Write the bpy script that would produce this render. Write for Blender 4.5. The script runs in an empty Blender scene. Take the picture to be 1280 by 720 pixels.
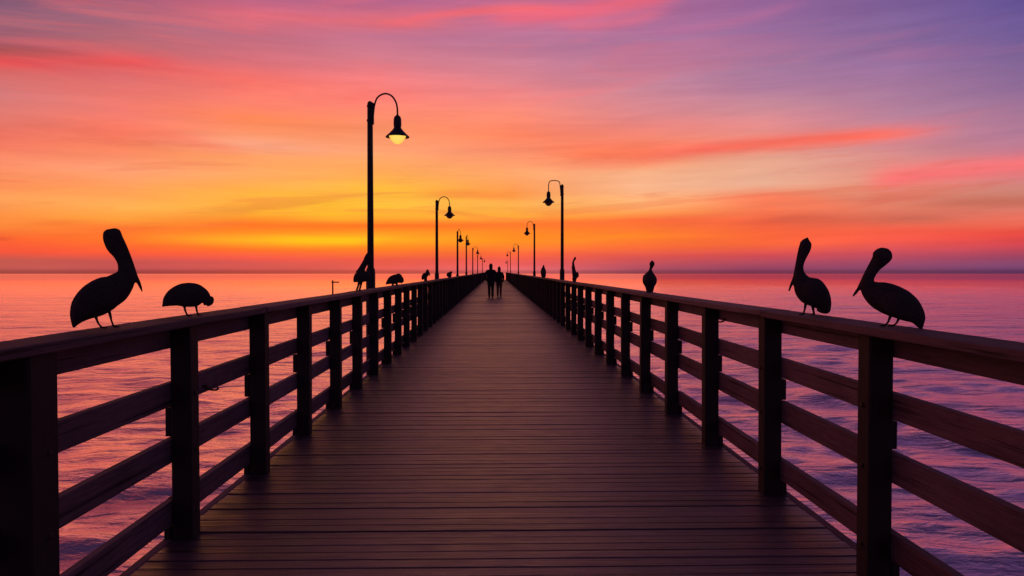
import bpy, bmesh, math, random
import numpy as np
from mathutils import Vector, Matrix
random.seed(7)
R = math.radians
S = bpy.context.scene
COL = S.collection
F = 920.0            # focal length in pixels of the 1280 px wide photograph
EYE = 1.35           # camera above the deck
SLOPE = 0.0038       # the pier rises gently away from the shore
SEA = -3.2           # sea level below the deck

# ------------------------------------------------------------------ camera
cam_d = bpy.data.cameras.new('camera')
cam = bpy.data.objects.new('camera', cam_d); COL.objects.link(cam)
cam_d.sensor_width = 36; cam_d.lens = 36*F/1280
cam_d.clip_start = 0.05; cam_d.clip_end = 60000
cam.location = (0, 0, EYE)
PITCH = -math.atan(18/F); YAW = -math.atan(21/F)
cam.rotation_euler = (R(90)+PITCH, 0, YAW)
S.camera = cam
S.view_settings.view_transform = 'Standard'
S.view_settings.look = 'None'
S.view_settings.exposure = 0.0
S.view_settings.gamma = 1.0
S.view_settings.use_curve_mapping = False
S.cycles.max_bounces = 6

# ------------------------------------------------------------------ node helpers
def lin(c):
    return tuple(((v/255)/12.92 if v/255 <= .04045 else ((v/255+.055)/1.055)**2.4) for v in c)
class NT:
    def __init__(s, nt): s.nt = nt; s.n = nt.nodes; s.l = nt.links
    def link(s, a, b): s.l.new(a, b)
    def new(s, t, **k):
        n = s.n.new(t)
        for a, b in k.items(): setattr(n, a, b)
        return n
    def m(s, op, a, b=None, c=None, clamp=False):
        n = s.n.new('ShaderNodeMath'); n.operation = op; n.use_clamp = clamp
        for i, v in enumerate((a, b, c)):
            if v is None: continue
            if isinstance(v, (int, float)): n.inputs[i].default_value = v
            else: s.l.new(v, n.inputs[i])
        return n.outputs[0]
    def rng(s, v, a, b, c=0.0, d=1.0, smooth=False):
        n = s.n.new('ShaderNodeMapRange'); n.clamp = True
        if smooth: n.interpolation_type = 'SMOOTHSTEP'
        s.l.new(v, n.inputs[0])
        for i, x in zip((1, 2, 3, 4), (a, b, c, d)): n.inputs[i].default_value = x
        return n.outputs[0]
    def mix(s, f, a, b, mode='MIX'):
        n = s.n.new('ShaderNodeMix'); n.data_type = 'RGBA'; n.blend_type = mode
        for k, v in ((0, f), (6, a), (7, b)):
            if isinstance(v, (int, float)): n.inputs[k].default_value = v
            elif isinstance(v, tuple): n.inputs[k].default_value = (*v[:3], 1)
            else: s.l.new(v, n.inputs[k])
        return n.outputs[2]
    def ramp(s, v, stops, interp='LINEAR'):
        n = s.n.new('ShaderNodeValToRGB'); cr = n.color_ramp; cr.interpolation = interp
        while len(cr.elements) < len(stops): cr.elements.new(0.5)
        for e, (p, c) in zip(cr.elements, sorted(stops)):
            e.position = p
            e.color = (*c, 1)
        if v is not None: s.l.new(v, n.inputs[0])
        return n.outputs[0]
    def noise(s, vec, scale, detail=3, rough=.5, dist=0.0):
        n = s.n.new('ShaderNodeTexNoise')
        n.inputs['Scale'].default_value = scale; n.inputs['Detail'].default_value = detail
        n.inputs['Roughness'].default_value = rough; n.inputs['Distortion'].default_value = dist
        if vec is not None: s.l.new(vec, n.inputs['Vector'])
        return n.outputs[0]
    def xyz(s, x, y, z):
        n = s.n.new('ShaderNodeCombineXYZ')
        for i, v in enumerate((x, y, z)):
            if isinstance(v, (int, float)): n.inputs[i].default_value = v
            else: s.l.new(v, n.inputs[i])
        return n.outputs[0]

# ------------------------------------------------------------------ sky: sunset gradient by direction, plus a dim Nishita
SUN_AZ = R(-12.5); SUN_EL = R(1.5)
w = bpy.data.worlds.new('World'); S.world = w; w.use_nodes = True
T = NT(w.node_tree); T.n.clear()
tc = T.new('ShaderNodeTexCoord'); sep = T.new('ShaderNodeSeparateXYZ')
T.link(tc.outputs['Generated'], sep.inputs[0])
dx, dy, dz = sep.outputs
az = T.m('ARCTAN2', dx, dy)
hor = T.m('SQRT', T.m('ADD', T.m('MULTIPLY', dx, dx), T.m('MULTIPLY', dy, dy)))
t0 = T.m('DIVIDE', dz, T.m('MAXIMUM', hor, .001))
# soft irregular warp so that the cloud layers waver
wv = T.xyz(T.m('MULTIPLY', az, 2.2), T.m('MULTIPLY', t0, 16), 3.1)
warp = T.m('SUBTRACT', T.noise(wv, 1.0, 4, .55, .4), .5)
warpamp = T.rng(t0, 0.0, .12, .002, .014)
t = T.m('ADD', t0, T.m('MULTIPLY', warp, warpamp))
SC = .8
sp = T.m('DIVIDE', t, SC, clamp=True)
TBL = {
 0: [(0,(122,84,112)),(30,(145,98,120)),(58,(150,92,110)),(69,(150,78,82)),(82,(226,80,84)),(93,(212,104,102)),(120,(208,120,122)),(155,(228,120,108)),(175,(240,116,98)),(190,(242,122,95)),(205,(250,140,105)),(235,(252,145,88)),(250,(255,160,90)),(270,(255,145,68)),(283,(255,138,60)),(298,(255,98,50)),(315,(246,84,60)),(325,(192,86,76)),(337,(190,85,80))],
 160:[(0,(156,92,120)),(30,(165,104,125)),(60,(185,102,112)),(82,(228,92,96)),(100,(216,108,110)),(125,(235,118,110)),(150,(248,126,112)),(170,(245,118,95)),(190,(248,132,95)),(215,(252,158,115)),(240,(253,155,85)),(258,(255,175,85)),(275,(255,160,60)),(285,(250,115,48)),(300,(255,115,42)),(316,(246,86,56)),(327,(198,80,80)),(337,(185,76,80))],
 320:[(0,(182,100,136)),(22,(222,106,122)),(50,(196,110,130)),(80,(215,110,120)),(105,(248,115,105)),(130,(252,130,110)),(150,(255,134,86)),(170,(253,150,105)),(185,(252,165,128)),(198,(255,163,100)),(220,(253,165,98)),(240,(255,175,66)),(265,(255,180,52)),(273,(255,148,45)),(281,(253,110,35)),(290,(253,135,35)),(300,(252,175,35)),(312,(255,110,40)),(322,(240,82,72)),(330,(206,80,80)),(337,(206,80,80))],
 480:[(0,(180,100,142)),(16,(196,105,135)),(32,(222,108,122)),(47,(194,114,142)),(75,(212,122,138)),(100,(242,125,128)),(125,(253,130,118)),(160,(252,145,102)),(190,(252,160,113)),(215,(253,168,88)),(235,(255,185,60)),(255,(255,192,58)),(271,(255,168,48)),(281,(255,110,35)),(289,(255,140,35)),(298,(255,170,35)),(312,(255,122,35)),(325,(228,82,68)),(337,(226,90,85))],
 640:[(0,(186,108,148)),(35,(188,116,152)),(60,(190,120,150)),(90,(215,130,145)),(120,(240,135,135)),(145,(250,138,115)),(170,(255,132,95)),(190,(252,145,110)),(220,(254,165,105)),(241,(253,152,72)),(255,(255,180,80)),(271,(255,165,55)),(280,(255,115,45)),(290,(255,135,38)),(302,(255,145,35)),(318,(250,98,62)),(330,(236,92,92)),(337,(235,108,112))],
 800:[(0,(172,104,146)),(25,(176,108,150)),(50,(175,116,154)),(80,(180,122,155)),(110,(200,132,150)),(140,(220,135,140)),(165,(240,132,118)),(185,(250,140,105)),(200,(250,158,115)),(215,(248,178,135)),(235,(250,182,140)),(255,(253,180,115)),(267,(254,150,75)),(275,(252,106,55)),(285,(254,120,50)),(295,(255,130,40)),(310,(250,106,58)),(320,(226,86,78)),(332,(186,80,95)),(337,(165,75,95))],
 960:[(0,(146,98,150)),(50,(155,112,158)),(80,(165,118,155)),(110,(178,125,158)),(135,(200,135,148)),(155,(226,138,140)),(175,(235,148,135)),(200,(232,168,142)),(230,(232,172,145)),(248,(242,130,95)),(262,(246,118,80)),(277,(238,96,65)),(290,(252,102,60)),(304,(255,105,60)),(318,(216,77,82)),(330,(168,73,98)),(337,(145,66,98))],
 1120:[(0,(124,93,150)),(50,(138,105,155)),(80,(155,112,158)),(110,(170,122,158)),(140,(182,128,155)),(165,(200,132,148)),(195,(222,145,140)),(215,(228,142,128)),(235,(225,145,120)),(250,(220,125,105)),(262,(230,125,100)),(274,(217,105,85)),(287,(245,92,70)),(300,(248,90,75)),(318,(192,76,94)),(330,(152,72,104)),(337,(128,66,100))],
 1280:[(0,(98,80,146)),(50,(118,94,150)),(80,(133,103,152)),(110,(145,108,152)),(140,(168,118,150)),(165,(185,125,153)),(190,(192,125,145)),(220,(204,128,130)),(240,(205,130,115)),(252,(202,112,96)),(265,(225,120,105)),(280,(235,105,85)),(290,(236,76,65)),(305,(216,71,80)),(320,(162,70,98)),(330,(132,72,112)),(337,(112,62,105))],
}
cols = []
for px, rows in sorted(TBL.items()):
    a = math.atan((px-619)/F)
    st = [(max(0.0, (342-y)/F*math.cos(a))/SC, lin(c)) for y, c in rows]
    horizon = tuple(v*.62 for v in st[-1][1])
    st.append((0.0, horizon)); st.append((.0026/SC, horizon))
    top = rows[0][1]
    wl = min(1.0, max(0.0, (760-px)/700))      # unseen sky overhead on the left, reddened to warm the sea's reflections
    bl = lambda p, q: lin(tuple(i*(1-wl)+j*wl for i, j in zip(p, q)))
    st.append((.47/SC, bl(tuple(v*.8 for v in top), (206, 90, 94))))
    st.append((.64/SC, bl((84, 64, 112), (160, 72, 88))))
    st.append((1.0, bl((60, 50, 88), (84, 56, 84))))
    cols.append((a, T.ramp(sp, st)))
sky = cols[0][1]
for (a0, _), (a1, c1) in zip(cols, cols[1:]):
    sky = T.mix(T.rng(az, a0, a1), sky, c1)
# behind and beside the viewer: dusk
back = T.rng(T.m('ABSOLUTE', T.m('ADD', az, .22)), .85, 1.9, smooth=True)
dusk = T.ramp(sp, [(0, lin((92, 66, 100))), (.2, lin((98, 74, 112))), (.6, lin((70, 60, 100))), (1, lin((58, 50, 88)))])
sky = T.mix(back, sky, dusk)
# wisps: tilted streaks of lit cloud; each is a curve t(az) with a soft width
def streak(src, pts, width, colour, strength, taper=.05, rag=.35, seed=0.0):
    A = [(math.atan((x-619)/F)) for x, y in pts]
    Tt = [(342-y)/F*math.cos(a) for (x, y), a in zip(pts, A)]
    c2, c1, c0 = np.polyfit(A, Tt, 2)
    cur = T.m('ADD', T.m('MULTIPLY', T.m('ADD', T.m('MULTIPLY', az, float(c2)), float(c1)), az), float(c0))
    nz = T.noise(T.xyz(T.m('MULTIPLY', az, 7), T.m('MULTIPLY', t0, 60), seed), 1.0, 4, .6, .5)
    d = T.m('SUBTRACT', t0, cur)
    d = T.m('ADD', d, T.m('MULTIPLY', T.m('SUBTRACT', nz, .5), width*rag))
    q = T.m('DIVIDE', d, width)
    g = T.m('EXPONENT', T.m('MULTIPLY', T.m('MULTIPLY', q, q), -1.0))
    e = T.m('MULTIPLY', T.rng(az, A[0]-taper*.3, A[0]+taper, smooth=True), T.rng(az, A[-1]-taper, A[-1]+taper*.3, 1.0, 0.0, smooth=True))
    g = T.m('MULTIPLY', T.m('MULTIPLY', g, e), T.rng(nz, .2, .75, strength*.7, strength))
    return T.mix(g, src, lin(colour))
sky = streak(sky, [(660,190),(760,193),(880,188)], .014, (255,120,84), .9, .09, .4, 1)
sky = streak(sky, [(800,192),(900,185),(1000,175),(1090,167),(1190,162)], .0095, (255,108,90), 1.0, .09, .4, 2)
sky = streak(sky, [(1080,225),(1120,224),(1200,212),(1300,203),(1400,200)], .014, (254,114,116), .95, .04, .6, 3)
sky = streak(sky, [(470,38),(560,17),(640,17),(720,14)], .0065, (238,106,120), 1.0, .06, .5, 4)
sky = streak(sky, [(600,24),(690,20),(780,6),(860,-12)], .013, (244,104,122), .95, .05, .6, 5)
sky = streak(sky, [(690,32),(740,33),(800,24),(840,12)], .008, (228,110,134), .65, .04, .6, 6)
sky = streak(sky, [(800,42),(880,35),(960,15),(1010,0)], .007, (190,108,150), .5, .05, .6, 7)
sky = streak(sky, [(-40,83),(60,83),(160,80),(230,82)], .007, (232,78,82), .75, .06, .5, 8)
sky = streak(sky, [(-40,70),(20,68),(70,70),(130,75)], .005, (140,68,78), .6, .06, .5, 9)
sky = streak(sky, [(60,150),(160,160),(250,180),(330,200)], .008, (250,122,96), .5, .08, .6, 10)
sky = streak(sky, [(240,176),(320,183),(400,190)], .010, (252,168,135), .5, .08, .6, 11)
sky = streak(sky, [(330,300),(400,301),(480,300)], .0055, (255,200,20), .8, .06, .5, 12)
sky = streak(sky, [(350,255),(410,260),(470,262)], .013, (255,200,35), .55, .07, .6, 13)
sky = streak(sky, [(930,277),(1000,273),(1070,272)], .006, (205,88,66), .6, .06, .6, 14)
sky = streak(sky, [(1100,277),(1150,274),(1220,276)], .005, (190,100,80), .55, .05, .6, 15)
sky = streak(sky, [(1150,254),(1220,251),(1330,251)], .005, (192,104,88), .6, .05, .6, 16)
sky = streak(sky, [(880,252),(940,246),(1000,252),(1070,258)], .009, (253,120,85), .55, .07, .6, 17)
sky = streak(sky, [(520,243),(600,244),(660,248)], .005, (252,132,62), .55, .06, .6, 18)
sky = streak(sky, [(30,283),(70,280),(130,281)], .0032, (235,110,50), .5, .05, .6, 19)
sky = streak(sky, [(-40,300),(0,299),(30,300)], .0025, (195,70,50), .6, .02, .4, 20)
cv_ = T.xyz(T.m('MULTIPLY', az, 2.6), T.m('MULTIPLY', T.m('SUBTRACT', t0, T.m('MULTIPLY', az, .06)), 17), 21.0)
cn = T.noise(cv_, 1.0, 7, .62, .8)
win = T.m('MULTIPLY', T.rng(t0, .07, .16, smooth=True), T.rng(t0, .30, .44, 1.0, 0.0, smooth=True))
win2 = T.m('MULTIPLY', win, T.rng(az, -.1, .45, 1.0, .25, smooth=True))
sky = T.mix(T.m('MULTIPLY', T.rng(cn, .5, .66, smooth=True), T.m('MULTIPLY', win2, .3)), sky, lin((252, 108, 102)))
cn2 = T.noise(T.xyz(T.m('MULTIPLY', az, 3.4), T.m('MULTIPLY', T.m('SUBTRACT', t0, T.m('MULTIPLY', az, .04)), 42), 33.0), 1.0, 7, .62, .6)
win3 = T.m('MULTIPLY', T.rng(t0, .03, .08, smooth=True), T.rng(t0, .14, .2, 1.0, 0.0, smooth=True))
sky = T.mix(T.m('MULTIPLY', T.rng(cn2, .53, .64, smooth=True), T.m('MULTIPLY', win3, .28)), sky, lin((226, 92, 66)))
# fine fibrous variation of brightness
fv = T.xyz(T.m('MULTIPLY', az, 5), T.m('MULTIPLY', t0, 75), 9.0)
fib = T.rng(T.noise(fv, 1.0, 5, .6, .3), .25, .75, .93, 1.07)
fv2 = T.xyz(T.m('MULTIPLY', az, 3), T.m('MULTIPLY', T.m('SUBTRACT', t0, T.m('MULTIPLY', az, .12)), 22), 5.0)
fib2 = T.rng(T.noise(fv2, 1.0, 4, .6, .6), .3, .7, .95, 1.05)
fibm = T.m('MULTIPLY', fib, fib2)
sky = T.mix(1.0, sky, T.xyz(fibm, T.m('POWER', fibm, 1.3), fibm), 'MULTIPLY')
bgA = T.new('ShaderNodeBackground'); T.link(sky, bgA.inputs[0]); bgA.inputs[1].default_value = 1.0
nish = T.new('ShaderNodeTexSky', sky_type='NISHITA')
nish.sun_disc = False; nish.sun_elevation = SUN_EL; nish.sun_rotation = SUN_AZ
bgB = T.new('ShaderNodeBackground'); T.link(nish.outputs[0], bgB.inputs[0]); bgB.inputs[1].default_value = 0.002
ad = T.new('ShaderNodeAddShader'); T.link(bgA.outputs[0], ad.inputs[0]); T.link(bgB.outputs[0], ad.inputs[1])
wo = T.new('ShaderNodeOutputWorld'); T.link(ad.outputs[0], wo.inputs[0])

# ------------------------------------------------------------------ sun: just at the horizon, veiled by cloud
sd = bpy.data.lights.new('sun', 'SUN'); sd.energy = 0.16; sd.angle = R(50); sd.color = (1, .45, .2)
so = bpy.data.objects.new('sun', sd); COL.objects.link(so)
dirv = Vector((math.sin(SUN_AZ)*math.cos(R(5)), math.cos(SUN_AZ)*math.cos(R(5)), math.sin(R(5))))
so.rotation_euler = (-dirv).to_track_quat('-Z', 'Y').to_euler()
so.location = dirv*50

# ------------------------------------------------------------------ materials
def mat(name):
    m = bpy.data.materials.new(name); m.use_nodes = True
    t = NT(m.node_tree); p = t.n['Principled BSDF']
    return m, t, p
def wood(name, axis, dark, light, rough=.6, spec=.4, bump=.4, cracks=False):
    m, t, p = mat(name)
    g = t.new('ShaderNodeNewGeometry'); mp = t.new('ShaderNodeMapping'); mp.vector_type = 'POINT'
    s = [1, 1, 1]; s[axis] = .06
    at = t.new('ShaderNodeAttribute', attribute_name='tone')
    tcn = t.new('ShaderNodeTexCoord')
    oi = t.new('ShaderNodeObjectInfo')
    va = t.new('ShaderNodeVectorMath', operation='ADD')
    t.link(tcn.outputs['Object'], va.inputs[0])
    rr = t.m('ADD', t.m('MULTIPLY', at.outputs['Fac'], 37.0), t.m('MULTIPLY', oi.outputs['Random'], 19.0))
    t.link(t.xyz(rr, rr, rr), va.inputs[1])
    mp.inputs['Scale'].default_value = s
    t.link(va.outputs[0], mp.inputs['Vector'])
    gr = t.noise(mp.outputs[0], 90, 6, .65, .3)
    big = t.noise(tcn.outputs['Object'], 2.3, 4, .6)
    f = t.m('ADD', t.m('MULTIPLY', gr, .6), t.m('MULTIPLY', big, .4))
    f = t.rng(f, .3, .7)
    c = t.mix(f, lin(dark), lin(light))
    tone = t.rng(t.m('ADD', at.outputs['Fac'], t.m('MULTIPLY', oi.outputs['Random'], .25)), 0, 1.25, .62, 1.38)
    c = t.mix(1.0, c, t.xyz(tone, tone, tone), 'MULTIPLY')
    if cracks:
        m2 = t.new('ShaderNodeMapping'); s2 = [1, 1, 1]; s2[axis] = .018; m2.inputs['Scale'].default_value = s2
        t.link(va.outputs[0], m2.inputs['Vector'])
        ck = t.noise(m2.outputs[0], 46, 4, .6, .2)
        c = t.mix(t.rng(ck, .56, .66, 0, .8), c, lin((22, 15, 17)))
        c = t.mix(t.rng(ck, .42, .34, 0, .25), c, lin((150, 112, 108)))
        gr = t.m('SUBTRACT', gr, t.m('MULTIPLY', t.rng(ck, .54, .66), .5))
    t.link(c, p.inputs['Base Color'])
    t.link(t.rng(gr, .3, .7, rough-.12, rough+.15), p.inputs['Roughness'])
    p.inputs['Specular IOR Level'].default_value = spec
    b = t.new('ShaderNodeBump'); b.inputs['Strength'].default_value = bump; b.inputs['Distance'].default_value = .004
    t.link(gr, b.inputs['Height']); t.link(b.outputs[0], p.inputs['Normal'])
    return m
M_DECK = wood('weathered_deck_wood', 0, (40, 30, 38), (98, 70, 82), .44, .8, .9, True)
M_RAIL = wood('weathered_rail_wood', 1, (78, 63, 67), (134, 110, 112), .8, .15, .7, True)
M_POST = wood('weathered_post_wood', 2, (38, 32, 30), (66, 54, 50), .75, .25, .5)
M_PILE = wood('creosoted_pile_wood', 2, (30, 26, 24), (60, 50, 44), .8, .2, .6)
def plain(name, c, rough=.6, metal=0.0, nz=0.0, sc=30):
    m, t, p = mat(name)
    tcn = t.new('ShaderNodeTexCoord')
    n = t.noise(tcn.outputs['Object'], sc, 4, .6)
    cc = t.mix(t.rng(n, .3, .7), lin(tuple(v*(1-nz) for v in c)), lin(tuple(min(255, v*(1+nz)) for v in c)))
    t.link(cc, p.inputs['Base Color']); p.inputs['Roughness'].default_value = rough; p.inputs['Metallic'].default_value = metal
    p.inputs['Specular IOR Level'].default_value = .3
    return m
M_METAL = plain('dark_painted_metal', (38, 36, 36), .5, 0, .2, 12)
M_GALV = plain('rusty_steel', (70, 52, 44), .6, .4, .3, 60)
M_BIRD, t_, p_ = mat('pelican_plumage')
_tc = t_.new('ShaderNodeTexCoord'); _mp = t_.new('ShaderNodeMapping'); _mp.inputs['Scale'].default_value = (.35, 1, 1.3); _mp.inputs['Rotation'].default_value = (0, .6, 0)
t_.link(_tc.outputs['Object'], _mp.inputs['Vector'])
_n = t_.noise(_mp.outputs[0], 120, 5, .6, .4)
t_.link(t_.mix(t_.rng(_n, .3, .7), lin((46, 40, 39)), lin((68, 60, 58))), p_.inputs['Base Color'])
p_.inputs['Roughness'].default_value = .85; p_.inputs['Specular IOR Level'].default_value = .25
_b = t_.new('ShaderNodeBump'); _b.inputs['Strength'].default_value = .5; _b.inputs['Distance'].default_value = .003
t_.link(_n, _b.inputs['Height']); t_.link(_b.outputs[0], p_.inputs['Normal'])
M_ROPE = plain('tarred_rope', (40, 34, 30), .9, 0, .3, 120)
M_SKIN = plain('skin', (150, 105, 85), .6, 0, .05)
M_HAIR = plain('dark_hair', (28, 20, 18), .7, 0, .2)
M_JACK = plain('dark_jacket_cloth', (32, 30, 34), .9, 0, .15)
M_TROU = plain('dark_trouser_cloth', (38, 30, 32), .9, 0, .15)
M_RED = plain('maroon_trouser_cloth', (86, 30, 40), .9, 0, .15)
M_SHOE = plain('shoe_leather', (30, 26, 26), .6)
def glow(name, c, s):
    m, t, p = mat(name)
    lw = t.new('ShaderNodeLayerWeight'); lw.inputs[0].default_value = .35
    cc = t.mix(lw.outputs['Facing'], lin(c), lin((255, 176, 60)))
    t.link(cc, p.inputs['Emission Color']); p.inputs['Emission Strength'].default_value = s
    p.inputs['Base Color'].default_value = (.8, .6, .3, 1)
    return m
M_GLOW = glow('lit_lamp_glass', (255, 222, 100), 1.0)
M_GLASS = plain('unlit_lamp_glass', (120, 96, 60), .25)

# sea
def water():
    m, t, p = mat('sea_water')
    g = t.new('ShaderNodeNewGeometry'); pos = g.outputs['Position']
    cd = t.new('ShaderNodeCameraData')
    s2 = t.new('ShaderNodeSeparateXYZ'); t.link(pos, s2.inputs[0])
    r = t.m('SQRT', t.m('ADD', t.m('MULTIPLY', s2.outputs[0], s2.outputs[0]), t.m('MULTIPLY', s2.outputs[1], s2.outputs[1])))
    v1 = t.xyz(t.m('MULTIPLY', s2.outputs[0], .42), s2.outputs[1], 0.0)
    n1 = t.noise(v1, 3.4, 5, .62, .3)
    n2 = t.noise(v1, .8, 4, .6, .2)
    n3 = t.noise(v1, .16, 4, .6, .3)
    h = t.m('ADD', t.m('MULTIPLY', n1, .13), t.m('MULTIPLY', n2, .30))
    h = t.m('ADD', h, t.m('MULTIPLY', n3, 1.5))
    b = t.new('ShaderNodeBump'); b.inputs['Distance'].default_value = 1.0
    t.link(t.ramp(t.m('DIVIDE', r, 1500.0, clamp=True), [(0, (.8,)*3), (.03, (.9,)*3), (.10, (.6,)*3), (.22, (.14,)*3), (.45, (.03,)*3), (1, (.008,)*3)]), b.inputs['Strength'])
    t.link(h, b.inputs['Height'])
    p.inputs['Base Color'].default_value = (*lin((44, 28, 46)), 1)
    p.inputs['IOR'].default_value = 1.33
    p.inputs['Roughness'].default_value = .2
    t.link(b.outputs[0], p.inputs['Normal'])
    gl = t.new('ShaderNodeBsdfGlossy'); t.link(t.rng(r, 12, 300, .27, .06), gl.inputs['Roughness'])
    gl.inputs['Color'].default_value = (1.0, .69, .78, 1)
    t.link(b.outputs[0], gl.inputs['Normal'])
    fr = t.new('ShaderNodeFresnel'); fr.inputs['IOR'].default_value = 2.2; t.link(b.outputs[0], fr.inputs['Normal'])
    mx = t.new('ShaderNodeMixShader')
    t.link(t.rng(fr.outputs[0], .12, .5, .55, 1.0), mx.inputs[0]); t.link(p.outputs[0], mx.inputs[1]); t.link(gl.outputs[0], mx.inputs[2])
    t.link(mx.outputs[0], t.n['Material Output'].inputs[0])
    return m
M_SEA = water()

# ------------------------------------------------------------------ object helpers
def tag(o, label=None, cat=None, group=None, kind=None):
    for k, v in (('label', label), ('category', cat), ('group', group), ('kind', kind)):
        if v: o[k] = v
    return o
def empty(name, loc, rz=0, **k):
    o = bpy.data.objects.new(name, None); COL.objects.link(o); o.location = loc; o.rotation_euler = (0, 0, rz)
    o.empty_display_size = .1
    return tag(o, **k)
def link(name, me, material, parent=None, smooth=False):
    o = bpy.data.objects.new(name, me); COL.objects.link(o)
    me.materials.clear(); me.materials.append(material)
    if smooth: me.polygons.foreach_set('use_smooth', [True]*len(me.polygons))
    if parent: o.parent = parent
    return o
class MB:
    """collects shapes into one mesh; 'tone' keeps a value per board"""
    def __init__(s): s.v = []; s.f = []; s.t = []
    def add(s, vs, fs, tone=.5):
        b = len(s.v); s.v += [tuple(x) for x in vs]; s.f += [tuple(i+b for i in q) for q in fs]; s.t += [tone]*len(vs)
    def board(s, c, size, ch=.004, tone=None, rot=None, jit=0.0):
        """box with chamfered edges: built as an octagon-ish section along its longest axis"""
        if tone is None: tone = random.random()
        L = max(range(3), key=lambda i: size[i]); a, b = [i for i in range(3) if i != L]
        ha, hb, hl = size[a]/2, size[b]/2, size[L]/2
        ring = [(-ha+ch, -hb), (ha-ch, -hb), (ha, -hb+ch), (ha, hb-ch), (ha-ch, hb), (-ha+ch, hb), (-ha, hb-ch), (-ha, -hb+ch)]
        n = 3 if size[L] > .5 else 1
        vs = []; fs = []
        for k in range(n+1):
            l = -hl+2*hl*k/n; ja = random.uniform(-jit, jit); jb = random.uniform(-jit, jit)
            for (p, q) in ring:
                v = [0, 0, 0]; v[L] = l; v[a] = p+ja; v[b] = q+jb
                v = Vector(v)
                if rot: v = rot @ v
                vs.append(v+Vector(c))
        for k in range(n):
            for i in range(8):
                j = (i+1) % 8; fs.append((k*8+i, k*8+j, k*8+8+j, k*8+8+i))
        fs.append(tuple(range(7, -1, -1))); fs.append(tuple(n*8+i for i in range(8)))
        s.add(vs, fs, tone)
    def lathe(s, prof, c=(0, 0, 0), seg=24):
        vs = []; fs = []
        for r_, z in prof:
            for k in range(seg):
                a = 2*math.pi*k/seg; vs.append((c[0]+r_*math.cos(a), c[1]+r_*math.sin(a), c[2]+z))
        for i in range(len(prof)-1):
            for k in range(seg):
                j = (k+1) % seg; fs.append((i*seg+k, i*seg+j, (i+1)*seg+j, (i+1)*seg+k))
        fs.append(tuple(range(seg-1, -1, -1))); fs.append(tuple((len(prof)-1)*seg+k for k in range(seg)))
        s.add(vs, fs)
    def tube(s, pts, seg=14, up=(0, 1, 0)):
        """pts: (x, y, z, r_in_plane, r_lateral); lateral axis given by up"""
        P = [Vector(p[:3]) for p in pts]; U = Vector(up).normalized(); vs = []; fs = []
        for i, p in enumerate(pts):
            d = (P[min(i+1, len(P)-1)]-P[max(i-1, 0)]).normalized()
            l = (U-d*U.dot(d)).normalized(); n = d.cross(l)
            rl = p[4] if len(p) > 4 else p[3]
            for k in range(seg):
                a = 2*math.pi*k/seg
                vs.append(P[i]+n*(p[3]*math.cos(a))+l*(rl*math.sin(a)))
        for i in range(len(P)-1):
            for k in range(seg):
                j = (k+1) % seg; fs.append((i*seg+k, i*seg+j, (i+1)*seg+j, (i+1)*seg+k))
        fs.append(tuple(range(seg-1, -1, -1))); fs.append(tuple((len(P)-1)*seg+k for k in range(seg)))
        s.add(vs, fs)
    def mesh(s, name, slope=False):
        me = bpy.data.meshes.new(name)
        vs = [(x, y, z+SLOPE*y) for x, y, z in s.v] if slope else s.v
        me.from_pydata(vs, [], s.f); me.validate(); 
        if len(me.vertices) == len(s.t):
            at = me.attributes.new('tone', 'FLOAT', 'POINT'); at.data.foreach_set('value', s.t)
        bm = bmesh.new(); bm.from_mesh(me); bmesh.ops.recalc_face_normals(bm, faces=bm.faces); bm.to_mesh(me); bm.free()
        me.update(); return me
    def build(s, name, material, parent=None, slope=False, smooth=False):
        return link(name, s.mesh(name, slope), material, parent, smooth)
def dense(pts, k=4):
    """Catmull-Rom refinement of a list of equal-length tuples"""
    out = []; n = len(pts)
    for i in range(n-1):
        p0, p1, p2, p3 = (np.array(pts[max(i-1, 0)]), np.array(pts[i]), np.array(pts[i+1]), np.array(pts[min(i+2, n-1)]))
        for j in range(k):
            u = j/k
            v = .5*((2*p1)+(-p0+p2)*u+(2*p0-5*p1+4*p2-p3)*u*u+(-p0+3*p1-3*p2+p3)*u**3)
            out.append(tuple(v))
    out.append(tuple(pts[-1])); return out
def fuse(mb, name, voxel, smooth_it=2):
    """one continuous skin round overlapping volumes"""
    me = mb.mesh(name); o = bpy.data.objects.new('temporary', me); COL.objects.link(o)
    r = o.modifiers.new('r', 'REMESH'); r.mode = 'VOXEL'; r.voxel_size = voxel; r.use_smooth_shade = True
    sm = o.modifiers.new('s', 'SMOOTH'); sm.iterations = smooth_it; sm.factor = .5
    dg = bpy.context.evaluated_depsgraph_get(); dg.update()
    res = bpy.data.meshes.new_from_object(o.evaluated_get(dg)); res.name = name
    bpy.data.objects.remove(o); bpy.data.meshes.remove(me)
    return res
def deckz(y): return SLOPE*y

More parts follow.
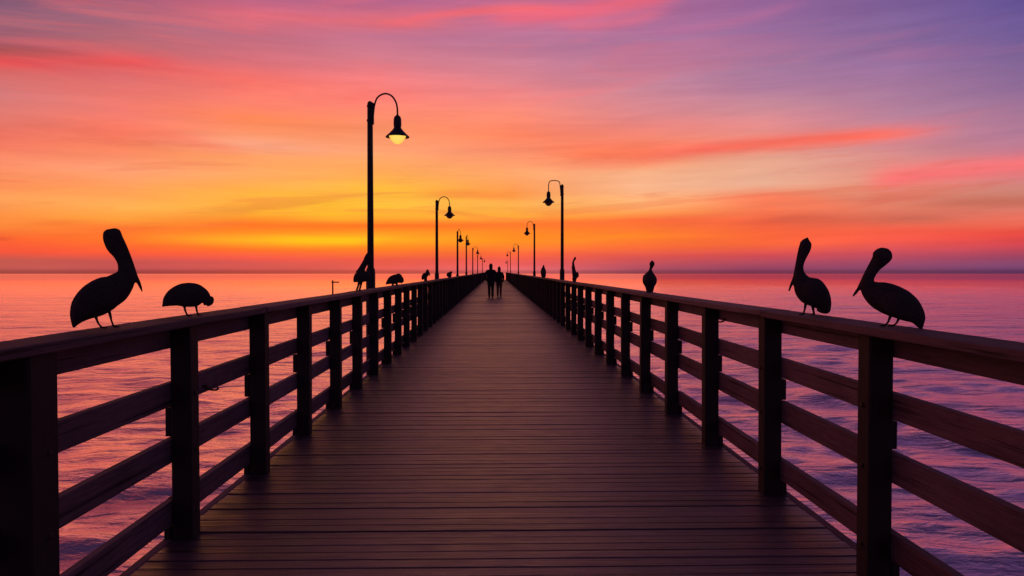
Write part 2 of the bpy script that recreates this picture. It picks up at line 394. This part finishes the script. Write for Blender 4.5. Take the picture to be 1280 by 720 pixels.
# ------------------------------------------------------------------ sea surface
def axis_coords(n, near, far, k):
    u = np.linspace(-1, 1, n); return np.sign(u)*(np.abs(u)*near+(np.exp(np.abs(u)*k)-1)/(np.exp(k)-1)*(far-near))
def sea():
    nx, ny = 720, 900
    xs = axis_coords(nx, 60, 26000, 9.5)
    u = np.linspace(-.35, 1, ny); ys = np.where(u < 0, u*60, u*48)+np.sign(u)*(np.exp(np.abs(u)*10)-1)/(np.exp(10)-1)*26000
    ys[0] = -9000
    X, Y = np.meshgrid(xs, ys)
    gx = np.gradient(xs)[None, :]; gy = np.gradient(ys)[:, None]; g = np.maximum(gx, gy)+0*X
    rng = np.random.default_rng(3); Z = np.zeros_like(X)
    for i in range(116):
        long = i >= 90
        lam = 3*(14/3)**rng.random() if long else .26*(3.2/.26)**(rng.random()**1.1); a = rng.normal(-.12, .42)+math.pi/2
        kx, ky = math.cos(a)*2*math.pi/lam, math.sin(a)*2*math.pi/lam
        amp = .0026*lam**.8 if long else .0064*lam**.56
        fade = np.clip((lam/g-2.2)/2.2, 0, 1)
        ph = kx*X+ky*Y+rng.random()*6.28+.5*np.sin(X*.07+Y*.05*rng.random()+i)
        Z += amp*fade*(np.sin(ph)+.25*np.sin(2*ph+.3))
    V = np.stack([X, Y, Z], -1).reshape(-1, 3)
    me = bpy.data.meshes.new('sea')
    idx = np.arange(nx*ny).reshape(ny, nx)
    q = np.stack([idx[:-1, :-1], idx[:-1, 1:], idx[1:, 1:], idx[1:, :-1]], -1).reshape(-1, 4)
    me.vertices.add(len(V)); me.vertices.foreach_set('co', V.astype(np.float32).ravel())
    me.loops.add(q.size); me.loops.foreach_set('vertex_index', q.ravel().astype(np.int32))
    me.polygons.add(len(q)); me.polygons.foreach_set('loop_start', (np.arange(len(q))*4).astype(np.int32))
    me.update(calc_edges=True); me.validate()
    o = link('sea', me, M_SEA, None, True); o.location = (0, 0, SEA)
    tag(o, kind='structure', label='rippled sea reflecting the sunset')
sea()

# ------------------------------------------------------------------ pier
YA, YB = -2.4, 114.0
XL, XR = -1.62, 1.74       # deck edges
pier = empty('pier', (0, 0, 0), label='long dark timber pier deck of crosswise planks running out to sea', cat='pier')
d = MB(); y = YA; pitch = .094
while y < YB:
    wd = pitch-random.choice((.003, .0035, .0045, .007))
    rot = Matrix.Rotation(random.uniform(-.0012, .0012), 3, 'Z') @ Matrix.Rotation(random.uniform(-.0007, .0007), 3, 'Y')
    dz = random.uniform(-.0025, .002)
    if y < 30:
        d.board(((XL+XR)/2+random.uniform(-.002, .002), y+pitch/2, -.02+dz), (XR-XL, wd, .04), .004, None, rot, .0012)
    else:
        d.board(((XL+XR)/2+random.uniform(-.002, .002), y+pitch/2, -.02+dz*1.5), (XR-XL, wd, .04), .004, None, rot)
    y += pitch
d.build('deck', M_DECK, pier, True)
for x in (XL-.025, XR+.025):
    m_ = MB(); y = YA
    while y < YB:
        L = min(4.8, YB-y); m_.board((x, y+L/2, -.14), (.045, L-.004, .285), .004); y += L
    m_.build('rim_beam', M_RAIL, pier, True)
for x in (-1.0, -.4, .2, .8, 1.3):
    m_ = MB(); y = YA
    while y < YB:
        L = min(4.8, YB-y); m_.board((x, y+L/2, -.19), (.07, L-.006, .28), .004); y += L
    m_.build('stringer', M_RAIL, pier, True)
pile_me = None
for i in range(24):
    y = 1.6+i*4.8
    m_ = MB(); m_.board((0, 0, 0), (XR-XL+.3, .2, .25), .006, .3)
    cb = m_.build('cross_beam', M_PILE, pier); cb.location = ((XL+XR)/2, y, deckz(y)-.465)
    for x in (XL+.12, XR-.12):
        if pile_me is None:
            m_ = MB(); m_.lathe([(.15, -2.6), (.148, -1.0), (.14, 1.0), (.135, 2.2), (.13, 2.7)], seg=18); pile_me = m_.mesh('piling')
        p_ = link('piling', pile_me, M_PILE, pier, True); p_.location = (x, y, deckz(y)-.59-2.7)

# ------------------------------------------------------------------ railings
def railing(side, inner, y0, dy, n, hs, label, PW, first):
    """inner: distance of the posts' inner face from the camera line"""
    s = side
    root = empty('railing', (s*(inner+PW/2), 0, 0), label=label, cat='railing', group='railings along the pier')
    X0 = inner+PW/2                       # origin offset, so children use local x
    def lx(v): return s*(v-X0)
    pm = MB(); pm.board((0, 0, 0), (PW, PW, 1.073), .006, .5); pmesh = pm.mesh('post')
    ys = [y0+dy*i for i in range(n)]; ys[first[0]] += first[1]
    for i, y in enumerate(ys):
        p = link('post', pmesh, M_POST, root)
        p.location = (random.uniform(-.004, .004), y, deckz(y)+.535); p.rotation_euler = (random.uniform(-.004, .004), random.uniform(-.005, .005), random.uniform(-.03, .03))
        if side < 0 and i == first[0]: p.scale = (1.12, 1.55, 1); p.location.y -= .02; p.location.x -= .002
    ro = inner+PW+.021                    # centre of the rail boards, outside the posts
    cap0, cap1 = inner-.022, inner+PW+.062
    m_ = MB(); y = ys[0]-dy*.04; L = dy*3; y -= dy
    while y < ys[-1]:
        m_.board((lx((cap0+cap1)/2)+random.uniform(-.003, .003), y+L/2, 1.073+.019+random.uniform(-.0015, .0015)), (cap1-cap0, L-.005, .038), .005, None, None, .0022); y += L
    m_.build('cap_board', M_RAIL, root, True)
    m_ = MB(); y = ys[0]-2*dy
    while y < ys[-1]:
        m_.board((lx(ro), y+L/2, (hs[0][0]+1.071)/2), (.04, L-.006, 1.071-hs[0][0]), .004, None, None, .002); y += L
    m_.build('top_rail', M_RAIL, root, True)
    for k, (a, b) in enumerate(hs[1:]):
        m_ = MB(); y = ys[0]-dy*(k % 3)
        while y < ys[-1]:
            rot = Matrix.Rotation(random.uniform(-.0012, .0012), 3, 'X')
            m_.board((lx(ro)+random.uniform(-.002, .002), y+L/2, (a+b)/2+random.uniform(-.0015, .0015)), (.04, L-.008, b-a), .004, None, rot, .0025); y += L
        m_.build('rail', M_RAIL, root, True)
    # short upright cleats nailed outside the nearer posts, between the boards
    m2 = MB()
    for i, y in enumerate(ys[:16]):
        lo, hi = hs[2][1]+.012, hs[1][0]-.012
        m2 = MB(); m2.board((0, 0, 0), (.03, .075, hi-lo), .003, .2)
        c = m2.build('cleat', M_POST, root); c.location = (lx(ro)+s*.0, y+random.uniform(-.01, .015), deckz(y)+(lo+hi)/2)
        lo, hi = .0, hs[3][0]-.012
        m2 = MB(); m2.board((0, 0, 0), (.03, .11, hi-lo), .003, .2)
        c = m2.build('cleat', M_POST, root); c.location = (lx(ro), y, deckz(y)+(lo+hi)/2+.002)
        # bolt heads on the inner face
        for hgt in ((hs[1][0]+hs[1][1])/2, (hs[2][0]+hs[2][1])/2, (hs[3][0]+hs[3][1])/2):
            if i < 6:
                mb = MB(); mb.lathe([(.011, -.002), (.011, .004), (.007, .007)], seg=10)
                bo = mb.build('bolt', M_GALV, root); bo.location = (lx(inner)-s*.001, y, deckz(y)+hgt); bo.rotation_euler = (0, -s*R(90), 0)
    return root
railing(-1, 1.52, 2.535-1.17*3+.05, 1.17, 97, [(.962, 1.071), (.672, .79), (.386, .505), (.072, .196)],
        'weathered timber railing on the left edge of the pier, beside the lit lamp', .102, (3, -.055))
railing(1, 1.612, 3.235-1.238*4-.05, 1.238, 94, [(.975, 1.071), (.705, .82), (.43, .56), (.09, .21)],
        'weathered timber railing on the right edge of the pier, under two large pelicans', .106, (4, 0))

# ------------------------------------------------------------------ lamp posts
LG = 'gooseneck lamps along the pier'
def lamp_meshes(lit, square):
    m_ = {}
    a = MB(); a.lathe([(.052, -.55), (.05, .6), (.046, 1.6), (.042, 2.6), (.0385, 3.69), (.0375, 3.70), (.028, 3.725), (.01, 3.735)], seg=20); m_['pole'] = (a.mesh('pole'), M_METAL, True)
    a = MB(); a.lathe([(.085, -.58), (.085, -.55), (.068, -.53), (.066, 1.32), (.063, 1.36), (.054, 1.39)], seg=20); m_['base_sleeve'] = (a.mesh('base_sleeve'), M_METAL, True)
    a = MB(); a.board((.04, 0, 3.56), (.028, .05, .30), .006, .5)
    a.lathe([(.047, 0), (.047, .025)], (0, 0, 3.45), 20); a.lathe([(.045, 0), (.045, .025)], (0, 0, 3.65), 20)
    m_['bracket'] = (a.mesh('bracket'), M_METAL, False)
    z0 = .00142  # metres per traced pixel
    if not square:
        pts = [(215, 330), (222, 250), (232, 195), (255, 135), (300, 100), (350, 92), (400, 115), (436, 165), (453, 230), (455, 312)]
    else:
        pts = [(215, 330), (222, 250), (228, 190), (236, 135), (262, 105), (330, 92), (400, 96), (438, 120), (453, 180), (455, 312)]
    a = MB(); a.tube([((x-185)*z0, 0, 3.735-(y-165)*z0, .0125) for x, y in dense([tuple(map(float, p)) for p in pts], 5)], 10); m_['arm'] = (a.mesh('arm'), M_METAL, True)
    cx = (455-185)*z0; zz = lambda y: 3.735-(y-165)*z0
    a = MB(); a.lathe([(.018, zz(300)), (.026, zz(308)), (.044, zz(318)), (.054, zz(345)), (.056, zz(400)), (.05, zz(425)), (.062, zz(440)), (.088, zz(462)), (.125, zz(488)), (.163, zz(512)), (.167, zz(521)), (.158, zz(519)), (.12, zz(498)), (.06, zz(470)), (.01, zz(466))], (cx, 0, 0), 28); m_['lamp_shade'] = (a.mesh('lamp_shade'), M_METAL, True)
    a = MB(); a.lathe([(.05, zz(478)), (.105, zz(496)), (.118, zz(508)), (.112, zz(525)), (.092, zz(548)), (.062, zz(572)), (.03, zz(586)), (.004, zz(590))], (cx, 0, 0), 24); m_['lamp_globe'] = (a.mesh('lamp_globe'), M_GLOW if lit else M_GLASS, True)
    return m_
LM = {(l, q): lamp_meshes(l, q) for l, q in ((True, False), (False, False), (False, True))}
def lamp(x, y, rz, top, label, lit=False, square=False):
    r_ = empty('street_lamp', (x, y, deckz(y)), rz, label=label, cat='street lamp', group=LG)
    r_.scale = (1, 1, top/3.735)
    for k, (me, mt, sm) in LM[(lit, square)].items():
        o = link(k, me, mt, sh if k == 'lamp_globe' else r_, sm)
        if k == 'lamp_shade': sh = o
    return r_
LX, RX = -1.755, 1.87
def lampat(px, side): return (LX if side < 0 else RX)*F/(px-619)
spec = [(464,-1,0,3.73,'lit gooseneck lamp with glowing yellow globe, nearest lamp on the left railing',True,False),
        (546.3,-1,.12,3.48,'unlit gooseneck lamp, second one back along the left railing',False,False),
        (572,-1,1.25,3.2,'third lamp post back along the left railing, its head turned away',False,False),
        (583,-1,1.35,3.45,'fourth lamp post back along the left railing, dark head directly above its pole',False,False),
        (591,-1,.15,3.15,'fifth lamp back along the left railing, with short curved arm',False,False),
        (597,-1,.5,2.95,'sixth, low lamp back along the left railing',False,False),
        (603,-1,.8,3.0,'farthest lamp seen on the left railing, just left of the walkers',False,False),
        (702.8,1,math.pi,3.76,'unlit lamp with squared arm, nearest lamp on the right railing',False,True),
        (668,1,math.pi+.35,3.6,'unlit lamp, second one back along the right railing',False,False),
        (648,1,math.pi+.3,3.4,'third lamp back along the right railing',False,True),
        (638,1,math.pi+.2,3.7,'fourth lamp back along the right railing, beside the taller third pole',False,False),
        (634.6,1,math.pi+.9,2.9,'farthest lamp seen on the right railing, just right of the walkers',False,False)]
for px, sd_, rz, top, lb, lit, sq in spec:
    lamp(LX if sd_ < 0 else RX, lampat(px, sd_), rz, top, lb, lit, sq)

# ------------------------------------------------------------------ pelicans
CAPL, CAPR = -1.60, 1.68   # middle of the cap boards
CAPTOP = 1.112
def pelican(px, pyfeet, sc, ox, oy, side, tubes, legs, label, lat=.62, wing=None, group='pelicans perched on the railings', flip=1, extra=None, rot=None):
    """tubes: lists of (x, y, r[, lateral ratio]) traced in zoomed pixels (scale sc, origin ox, oy)"""
    X = CAPL if side < 0 else CAPR
    Z = abs(X)*F/abs(px-619)
    azm = math.atan2(X, Z); ca = math.cos(azm)
    top = deckz(Z)+CAPTOP
    k = Z/F/sc*(1.03 if (Z < 6 and side > 0) else 1.0)
    fx = (px-ox)*sc; fy = (pyfeet-oy)*sc
    def cv(x, y): return ((x-fx)*k*ca, (fy-y)*k)
    mb = MB()
    for tb in tubes:
        pts = []
        for p in tb:
            x, z = cv(p[0], p[1]); r = p[2]*k*.96; l = r*(p[3] if len(p) > 3 else lat); yo = (p[4]*k if len(p) > 4 else 0.0)
            pts.append((x, yo, z, max(r, .0022), max(l, .0022)))
        mb.tube(dense(pts, 4), 18)
    for (x0, y0, x1, y1, yo) in legs:
        a = cv(x0, y0); b = cv(x1, y1); yy = yo*k; r = max(sc*k*1.25, .0042)
        gx = b[0]
        mb.tube([(a[0]-(b[0]-a[0])*.4, yy*.7, a[1]+.028, r*1.9, r*1.9), (a[0], yy*.8, a[1]+.006, r*1.5, r*1.5), ((a[0]*.6+gx*.4), yy*.9, a[1]*.55, r*1.05, r*1.05), (gx, yy, .006, r*1.05, r*1.05)], 8)
        dr = flip
        for an in (-.55, 0, .55):      # three webbed toes
            mb.tube([(gx-dr*.003, yy, .006, .0045, .0045), (gx+dr*math.cos(an)*.022, yy+math.sin(an)*.022, .0045, .0035, .004)], 7, up=(0, 0, 1))
        mb.add([(gx, yy, .002), (gx+dr*.02, yy-.013, .002), (gx+dr*.023, yy, .002), (gx+dr*.02, yy+.013, .002), (gx, yy, .0065), (gx+dr*.02, yy-.013, .0065), (gx+dr*.023, yy, .0065), (gx+dr*.02, yy+.013, .0065)],
               [(3, 2, 1, 0), (4, 5, 6, 7), (0, 1, 5, 4), (1, 2, 6, 5), (2, 3, 7, 6), (3, 0, 4, 7)])
    me = fuse(mb, 'pelican', .0032 if Z < 12 else .0045, 1)
    o = link('pelican', me, M_BIRD, None, True)
    o.location = (X, Z, top); o.rotation_euler = (0, 0, -azm if rot is None else rot)
    return tag(o, label, 'pelican', group)

# 1 tall one at the near end of the left railing
pelican(140, 409, 4.8, 70, 270, -1, [
  [(140,658,6,.5),(148,630,22,.6),(168,590,52,.6),(205,545,84),(262,500,104),(330,458,104),(385,436,88),(428,404,66),(450,370,50,.75),(446,320,44,.75),(434,275,36,.7),(412,230,37,.62),(388,185,50,.62),(374,140,55,.66),(368,108,52,.66),(363,88,44,.6),(360,76,24,.6)],
  [(300,425,48,.6),(360,392,42,.6),(408,368,40,.6),(436,345,36,.6)],
  [(400,120,26,.8),(430,180,24,.8),(458,245,22,.7),(482,305,19,.65),(503,355,15,.6),(524,398,12,.6),(538,432,8,.6),(545,452,4,.6)],
  [(150,640,10,.5,30),(185,560,48,.35,52),(255,490,78,.3,66),(330,450,82,.3,66),(392,430,52,.3,52)],
  [(150,640,10,.5,-30),(185,560,48,.35,-52),(255,490,78,.3,-66),(330,450,82,.3,-66),(392,430,52,.3,-52)]],
  [(268,606,300,660,-22),(350,590,372,652,22)], 'tall dark pelican facing right, bill on its breast, nearest bird on the left railing', flip=1)
# 2 hunched one
pelican(240, 393, 10.29, 190, 330, -1, [
  [(176,522,6,.4),(200,500,28,.5),(255,452,82,.55),(335,405,125,.62),(430,380,155,.66),(530,375,162,.66),(620,385,150,.66),(690,400,112,.66),(730,418,76,.6),(756,440,44,.6)],
  [(700,460,56,.7),(750,462,48,.7),(790,448,42,.7),(806,436,26,.7)],
  [(796,400,14,.8),(808,425,22,.8),(806,465,24,.8),(785,500,18,.8),(740,520,12,.8)]],
  [(450,520,490,640,-34),(600,520,625,630,34)], 'rounded pelican with its head tucked away, just behind the tall left pelican', flip=1)
# 3 beside the first lamp
pelican(449, 359, 8, 420, 290, -1, [
  [(186,462,8,.5),(200,445,28),(228,420,54),(268,405,62),(305,408,54),(335,412,36)],
  [(240,380,44),(258,345,36,.8),(281,300,31,.8),(304,258,30,.8),(320,220,30,.8),(333,185,24,.8),(336,162,12,.8)],
  [(335,190,14),(340,240,11),(338,290,8),(332,330,4)]],
  [(240,455,212,548,-14),(262,455,240,548,14)], 'small pelican stretching its neck up against the first lamp post on the left railing', flip=1)
# 4 hunched beyond the first lamp
pelican(493, 352.5, 8, 420, 290, -1, [
  [(503,484,5,.5),(522,468,20),(552,448,40),(590,436,50),(628,432,48),(655,448,34),(670,468,14)],
  [(600,410,24),(632,396,20),(655,405,14)]],
  [(570,470,572,505,-14),(610,470,612,502,14)], 'low hunched pelican just beyond the first left lamp post', flip=1)
# 5 near second lamp
pelican(532, 348.5, 2.573*3, 420+106.5, 280+50, -1, [
  [(8,128,4,.5),(20,112,20),(36,90,27),(52,78,24),(62,62,17)],
  [(54,72,15),(64,44,15),(70,34,12)],
  [(68,50,9),(80,70,7),(84,92,5)]],
  [(36,108,40,142,-10),(46,104,52,140,10)], 'small pelican with lowered head, just before the second left lamp post', flip=1)
# 6 tiny one
pelican(562, 346.2, 8, 540, 320, -1, [[(150,196,6,.5),(162,186,22),(178,176,26),(192,168,16)],[(186,168,12),(194,154,12),(198,148,8)]],
  [(172,196,172,210,-8),(182,194,182,210,8)], 'tiny distant pelican between the second and third left lamp posts', flip=1)
# 7 right far
pelican(679, 348.6, 8, 640, 310, 1, [[(316,300,22),(315,280,26),(314,250,29),(314,222,22),(315,205,12),(316,192,9),(317,182,4)]],
  [(308,296,306,309,-6),(324,296,326,309,6)], 'small distant pelican between the first and second right lamp posts', lat=1.2, flip=-1)
# 8 slim one
pelican(717.5, 353, 8, 640, 310, 1, [
  [(636,328,8,.8),(632,300,24),(628,268,26),(620,232,20),(615,200,18),(614,172,13),(616,150,8,.8),(622,128,8,.8),(630,112,12,.8),(633,100,10,.8),(634,92,4,.8)],
  [(650,300,12),(654,275,18),(652,245,10)],
  [(622,112,6),(610,140,5),(604,165,4)]],
  [(618,318,616,344,-8),(632,322,634,345,8)], 'slim upright pelican just right of the nearest lamp on the right railing', lat=.9, flip=-1)
# 9 seen from behind
pelican(813, 361, 9, 780, 300, 1, [
  [(300,548,34,.6),(299,520,45,.8),(298,480,56,1.2),(297,440,79,1.3),(297,400,84,1.4),(298,360,70,1.3),(301,330,47,1.2),(304,305,25,1),(306,282,16,1),(312,258,17,1.2),(320,236,29,1.3),(323,212,28,1.3),(322,196,16,1),(320,184,5,1)],
  [(322,225,13),(325,245,10),(326,275,6)],
  [(240,350,16,2),(232,400,18,3),(246,450,14,3)],[(352,370,16,2),(362,415,18,3),(350,460,14,3)]],
  [(282,530,280,554,-4),(316,530,318,554,4)], 'upright pelican facing away with wings slightly out, alone on the right railing', lat=1.2, flip=-1)
# 10 upright pelican
pelican(1014, 389.3, 6, 970, 280, 1, [
  [(416,636,8,.5),(405,612,30,.5),(380,572,62,.55),(340,525,92),(290,482,108),(246,445,96),(214,402,64),(198,350,40,.8),(198,305,29,.8),(208,262,27,.75),(224,215,32,.7),(238,172,40,.66),(243,140,42,.66),(246,114,34,.6),(252,96,16,.5),(257,84,4,.5)],
  [(222,120,20,.8),(203,180,17,.8),(190,240,16,.7),(176,310,15,.7),(160,380,13,.7),(138,430,11,.7),(119,480,7,.7)],
  [(410,625,10,.5,24),(385,565,44,.35,44),(335,505,72,.3,62),(285,465,70,.3,62),(245,435,40,.3,48)],
  [(410,625,10,.5,-24),(385,565,44,.35,-44),(335,505,72,.3,-62),(285,465,70,.3,-62),(245,435,40,.3,-48)],
  [(396,505,18,1),(404,560,22,1),(409,620,22,1)],[(330,610,14,1),(370,618,24,1),(412,622,22,1)]],
  [(245,585,229,648,-20),(300,610,312,662,20)], 'upright pelican with raised crest, left of the two large pelicans on the right railing', flip=-1)
# 11 big pelican
pelican(1121, 402.8, 5.54, 1060, 290, 1, [
  [(541,640,6,.5),(532,610,24,.5),(512,560,56,.55),(462,512,88),(395,468,106),(320,436,110),(250,405,100),(196,370,76),(168,330,52,.8),(172,292,40,.8),(192,258,35,.8),(222,216,36,.72),(250,176,52,.66),(268,142,65,.66),(277,116,57,.62),(282,98,42,.6),(285,86,20,.5)],
  [(240,130,30,.8),(212,178,24,.8),(180,232,22,.75),(152,282,20,.7),(126,330,17,.65),(100,370,12,.6),(80,398,11,.6),(62,420,6,.6)],
  [(535,625,10,.5,24),(505,560,44,.35,44),(430,500,72,.3,62),(345,460,76,.3,66),(270,430,48,.3,52)],
  [(535,625,10,.5,-24),(505,560,44,.35,-44),(430,500,72,.3,-62),(345,460,76,.3,-66),(270,430,48,.3,-52)]],
  [(326,568,292,618,-22),(388,572,352,636,22)], 'large dark pelican with rounded head and long bill, nearest bird on the right railing', flip=-1)

# ------------------------------------------------------------------ people walking away
def person(px, pyfeet, h, label, trousers, wide, skirt=False):
    Z = EYE/((pyfeet-338.5)/F); X = (px-619)/F*Z
    o = h/1.75
    def s(*p): return tuple(v*o for v in p)
    root = empty('person', (X, Z, deckz(Z)), 0, label=label, cat='person')
    b = MB()
    # torso, neck, head (facing +y, away from the camera)
    b.tube(dense([s(0,0,.92,.13,.10), s(0,0,1.05,.13,.10), s(0,0,1.2,.145,.105), s(0,0,1.35,.17,.11), s(0,0,1.43,.14,.09), s(0,0,1.48,.06,.06), s(0,.01,1.53,.052,.055), s(0,.015,1.57,.07,.085), s(0,.02,1.64,.078,.098), s(0,.015,1.70,.068,.085), s(0,.01,1.745,.03,.035)], 3), 18)
    b.tube([s(0,.11,1.655,.012), s(0,.125,1.635,.014), s(0,.115,1.62,.01)], 8, up=(1,0,0))
    for sx in (-1, 1):
        b.tube([s(sx*.078,0,1.66,.02,.012), s(sx*.086,-.004,1.63,.014,.01)], 8)
    step = [(-1, .12), (1, -.14)]
    for sx, fy in step:
        b.tube(dense([s(sx*.085,0,.93,.092), s(sx*.088,fy*.35,.7,.078), s(sx*.085,fy*.6+.03,.49,.056), s(sx*.085,fy*.85,.3,.054), s(sx*.085,fy,.1,.038), s(sx*.085,fy,.06,.04)], 3), 14)
        b.tube([s(sx*.088,fy-.07,.045,.036,.03), s(sx*.09,fy+.05,.04,.04,.034), s(sx*.095,fy+.16,.028,.036,.02)], 12, up=(0,0,1))
        ay = -fy*.8
        b.tube(dense([s(sx*.17,0,1.4,.055), s(sx*.205,ay*.3,1.22,.045), s(sx*.22,ay*.6,1.08,.038), s(sx*.225,ay*.9+.03,.93,.032), s(sx*.225,ay+.05,.84,.024)], 3), 12)
        hx, hy, hz = sx*.225, ay+.055, .80
        b.tube([s(hx,hy,hz+.04,.016,.026), s(hx,hy+.004,hz-.02,.017,.038), s(hx,hy+.01,hz-.045,.014,.036)], 10, up=(0,1,0))
        for q, (fo, fl) in enumerate(((-.028,.062),(-.01,.075),(.01,.07),(.027,.056))):
            b.tube([s(hx,hy+fo+.008,hz-.04,.008), s(hx-sx*.004,hy+fo+.012,hz-.04-fl*.55,.0075), s(hx-sx*.018,hy+fo+.014,hz-.04-fl,.006)], 7)
        b.tube([s(hx,hy+.03,hz+.01,.009), s(hx-sx*.008,hy+.055,hz-.02,.008), s(hx-sx*.014,hy+.058,hz-.045,.006)], 7)
    link('body', fuse(b, 'body', .009*o, 1), M_SKIN, root, True)
    j = MB()
    j.tube(dense([s(0,0,.84,.175*wide,.13), s(0,0,.95,.165*wide,.13), s(0,0,1.12,.165*wide,.125), s(0,0,1.3,.19*wide,.13), s(0,0,1.41,.17*wide,.115), s(0,0,1.46,.10,.085), s(0,0,1.49,.07,.07)], 3), 20)
    for sx, fy in step:
        ay = -fy*.8
        j.tube(dense([s(sx*.15,0,1.41,.07), s(sx*.215*wide,ay*.3,1.22,.062), s(sx*.228*wide,ay*.6,1.08,.056), s(sx*.23,ay*.9+.03,.93,.048), s(sx*.226,ay+.05,.86,.042)], 3), 14)
    link('jacket', fuse(j, 'jacket', .011*o, 1), M_JACK, root, True)
    tr = MB()
    tr.tube([s(0,0,.78,.15,.115), s(0,0,.9,.155,.12), s(0,0,1.0,.15,.12)], 18)
    for sx, fy in step:
        tr.tube(dense([s(sx*.082,0,.9,.105), s(sx*.088,fy*.35,.7,.094), s(sx*.085,fy*.6+.03,.49,.074), s(sx*.085,fy*.85,.3,.066), s(sx*.085,fy,.09,.06)], 3), 14)
    link('trousers', fuse(tr, 'trousers', .011*o, 1), trousers, root, True)
    sh = MB()
    for sx, fy in step:
        sh.tube([s(sx*.088,fy-.09,.045,.03,.03), s(sx*.088,fy-.06,.05,.05,.044), s(sx*.09,fy+.05,.045,.052,.044), s(sx*.095,fy+.16,.03,.046,.03), s(sx*.095,fy+.185,.025,.02,.015)], 12, up=(0,0,1))
    link('shoes', fuse(sh, 'shoes', .009*o, 1), M_SHOE, root, True)
    hr = MB()
    hr.tube(dense([s(0,-.035,1.40,.06,.035), s(0,-.05,1.48,.082,.045), s(0,-.045,1.57,.092,.065), s(0,-.015,1.66,.094,.092), s(0,.0,1.73,.07,.08), s(0,.005,1.775,.02,.03)], 3), 16)
    link('hair', fuse(hr, 'hair', .009*o, 1), M_HAIR, root, True)
person(613.6, 372.2, 1.70, 'taller walker in a dark coat seen from behind, left one of the pair', M_TROU, 1.3)
person(624, 370.6, 1.56, 'shorter walker in maroon trousers seen from behind, right one of the pair', M_RED, 1.12)

# ------------------------------------------------------------------ channel marker in the sea
zc = 75.0; xc = (417-619)/F*zc
cm = empty('channel_marker', (xc, zc, SEA-.3), .2, label='thin marker post with small crossboard standing in the sea beyond the left railing', cat='marker')
m_ = MB(); m_.lathe([(.09, -1.5), (.085, 2), (.07, 4.15), (.02, 4.2)], seg=12); m_.build('post', M_POST, cm, smooth=True)
m_ = MB(); m_.board((.25, -.1, 3.98), (.75, .04, .12), .01, .4); m_.build('crossboard', M_POST, cm)

# ------------------------------------------------------------------ bent iron hooks on the railings
def hook(px, py, label, rx, size=1.0, hang=.02):
    X = rx; Z = abs(X)*F/abs(px-619); z = EYE-(py-342)*Z/F
    g = 1 if X < 0 else -1
    m_ = MB(); r = .0055
    m_.lathe([(.018, -.004), (.018, .004)], (0, 0, .012), 12)
    m_.tube(dense([(0, 0, .012, r, r), (.006*g, 0, -.004, r, r), (.03*size*g, 0, -hang*.5, r, r), (.06*size*g, 0, -hang*.55, r, r), (.072*size*g, 0, -hang*.1, r, r), (.066*size*g, 0, .004, r*.8, r*.8)], 4), 8)
    o = m_.build('hook', M_GALV, None, smooth=True); o.location = (X, Z, z)
    tag(o, label, 'hook')
hook(259, 484, 'small iron hook under the second rail beside the second left post', -1.612)
hook(908, 401, 'small iron hook under the top rail, right railing, below the upright pelican', 1.712, .8)
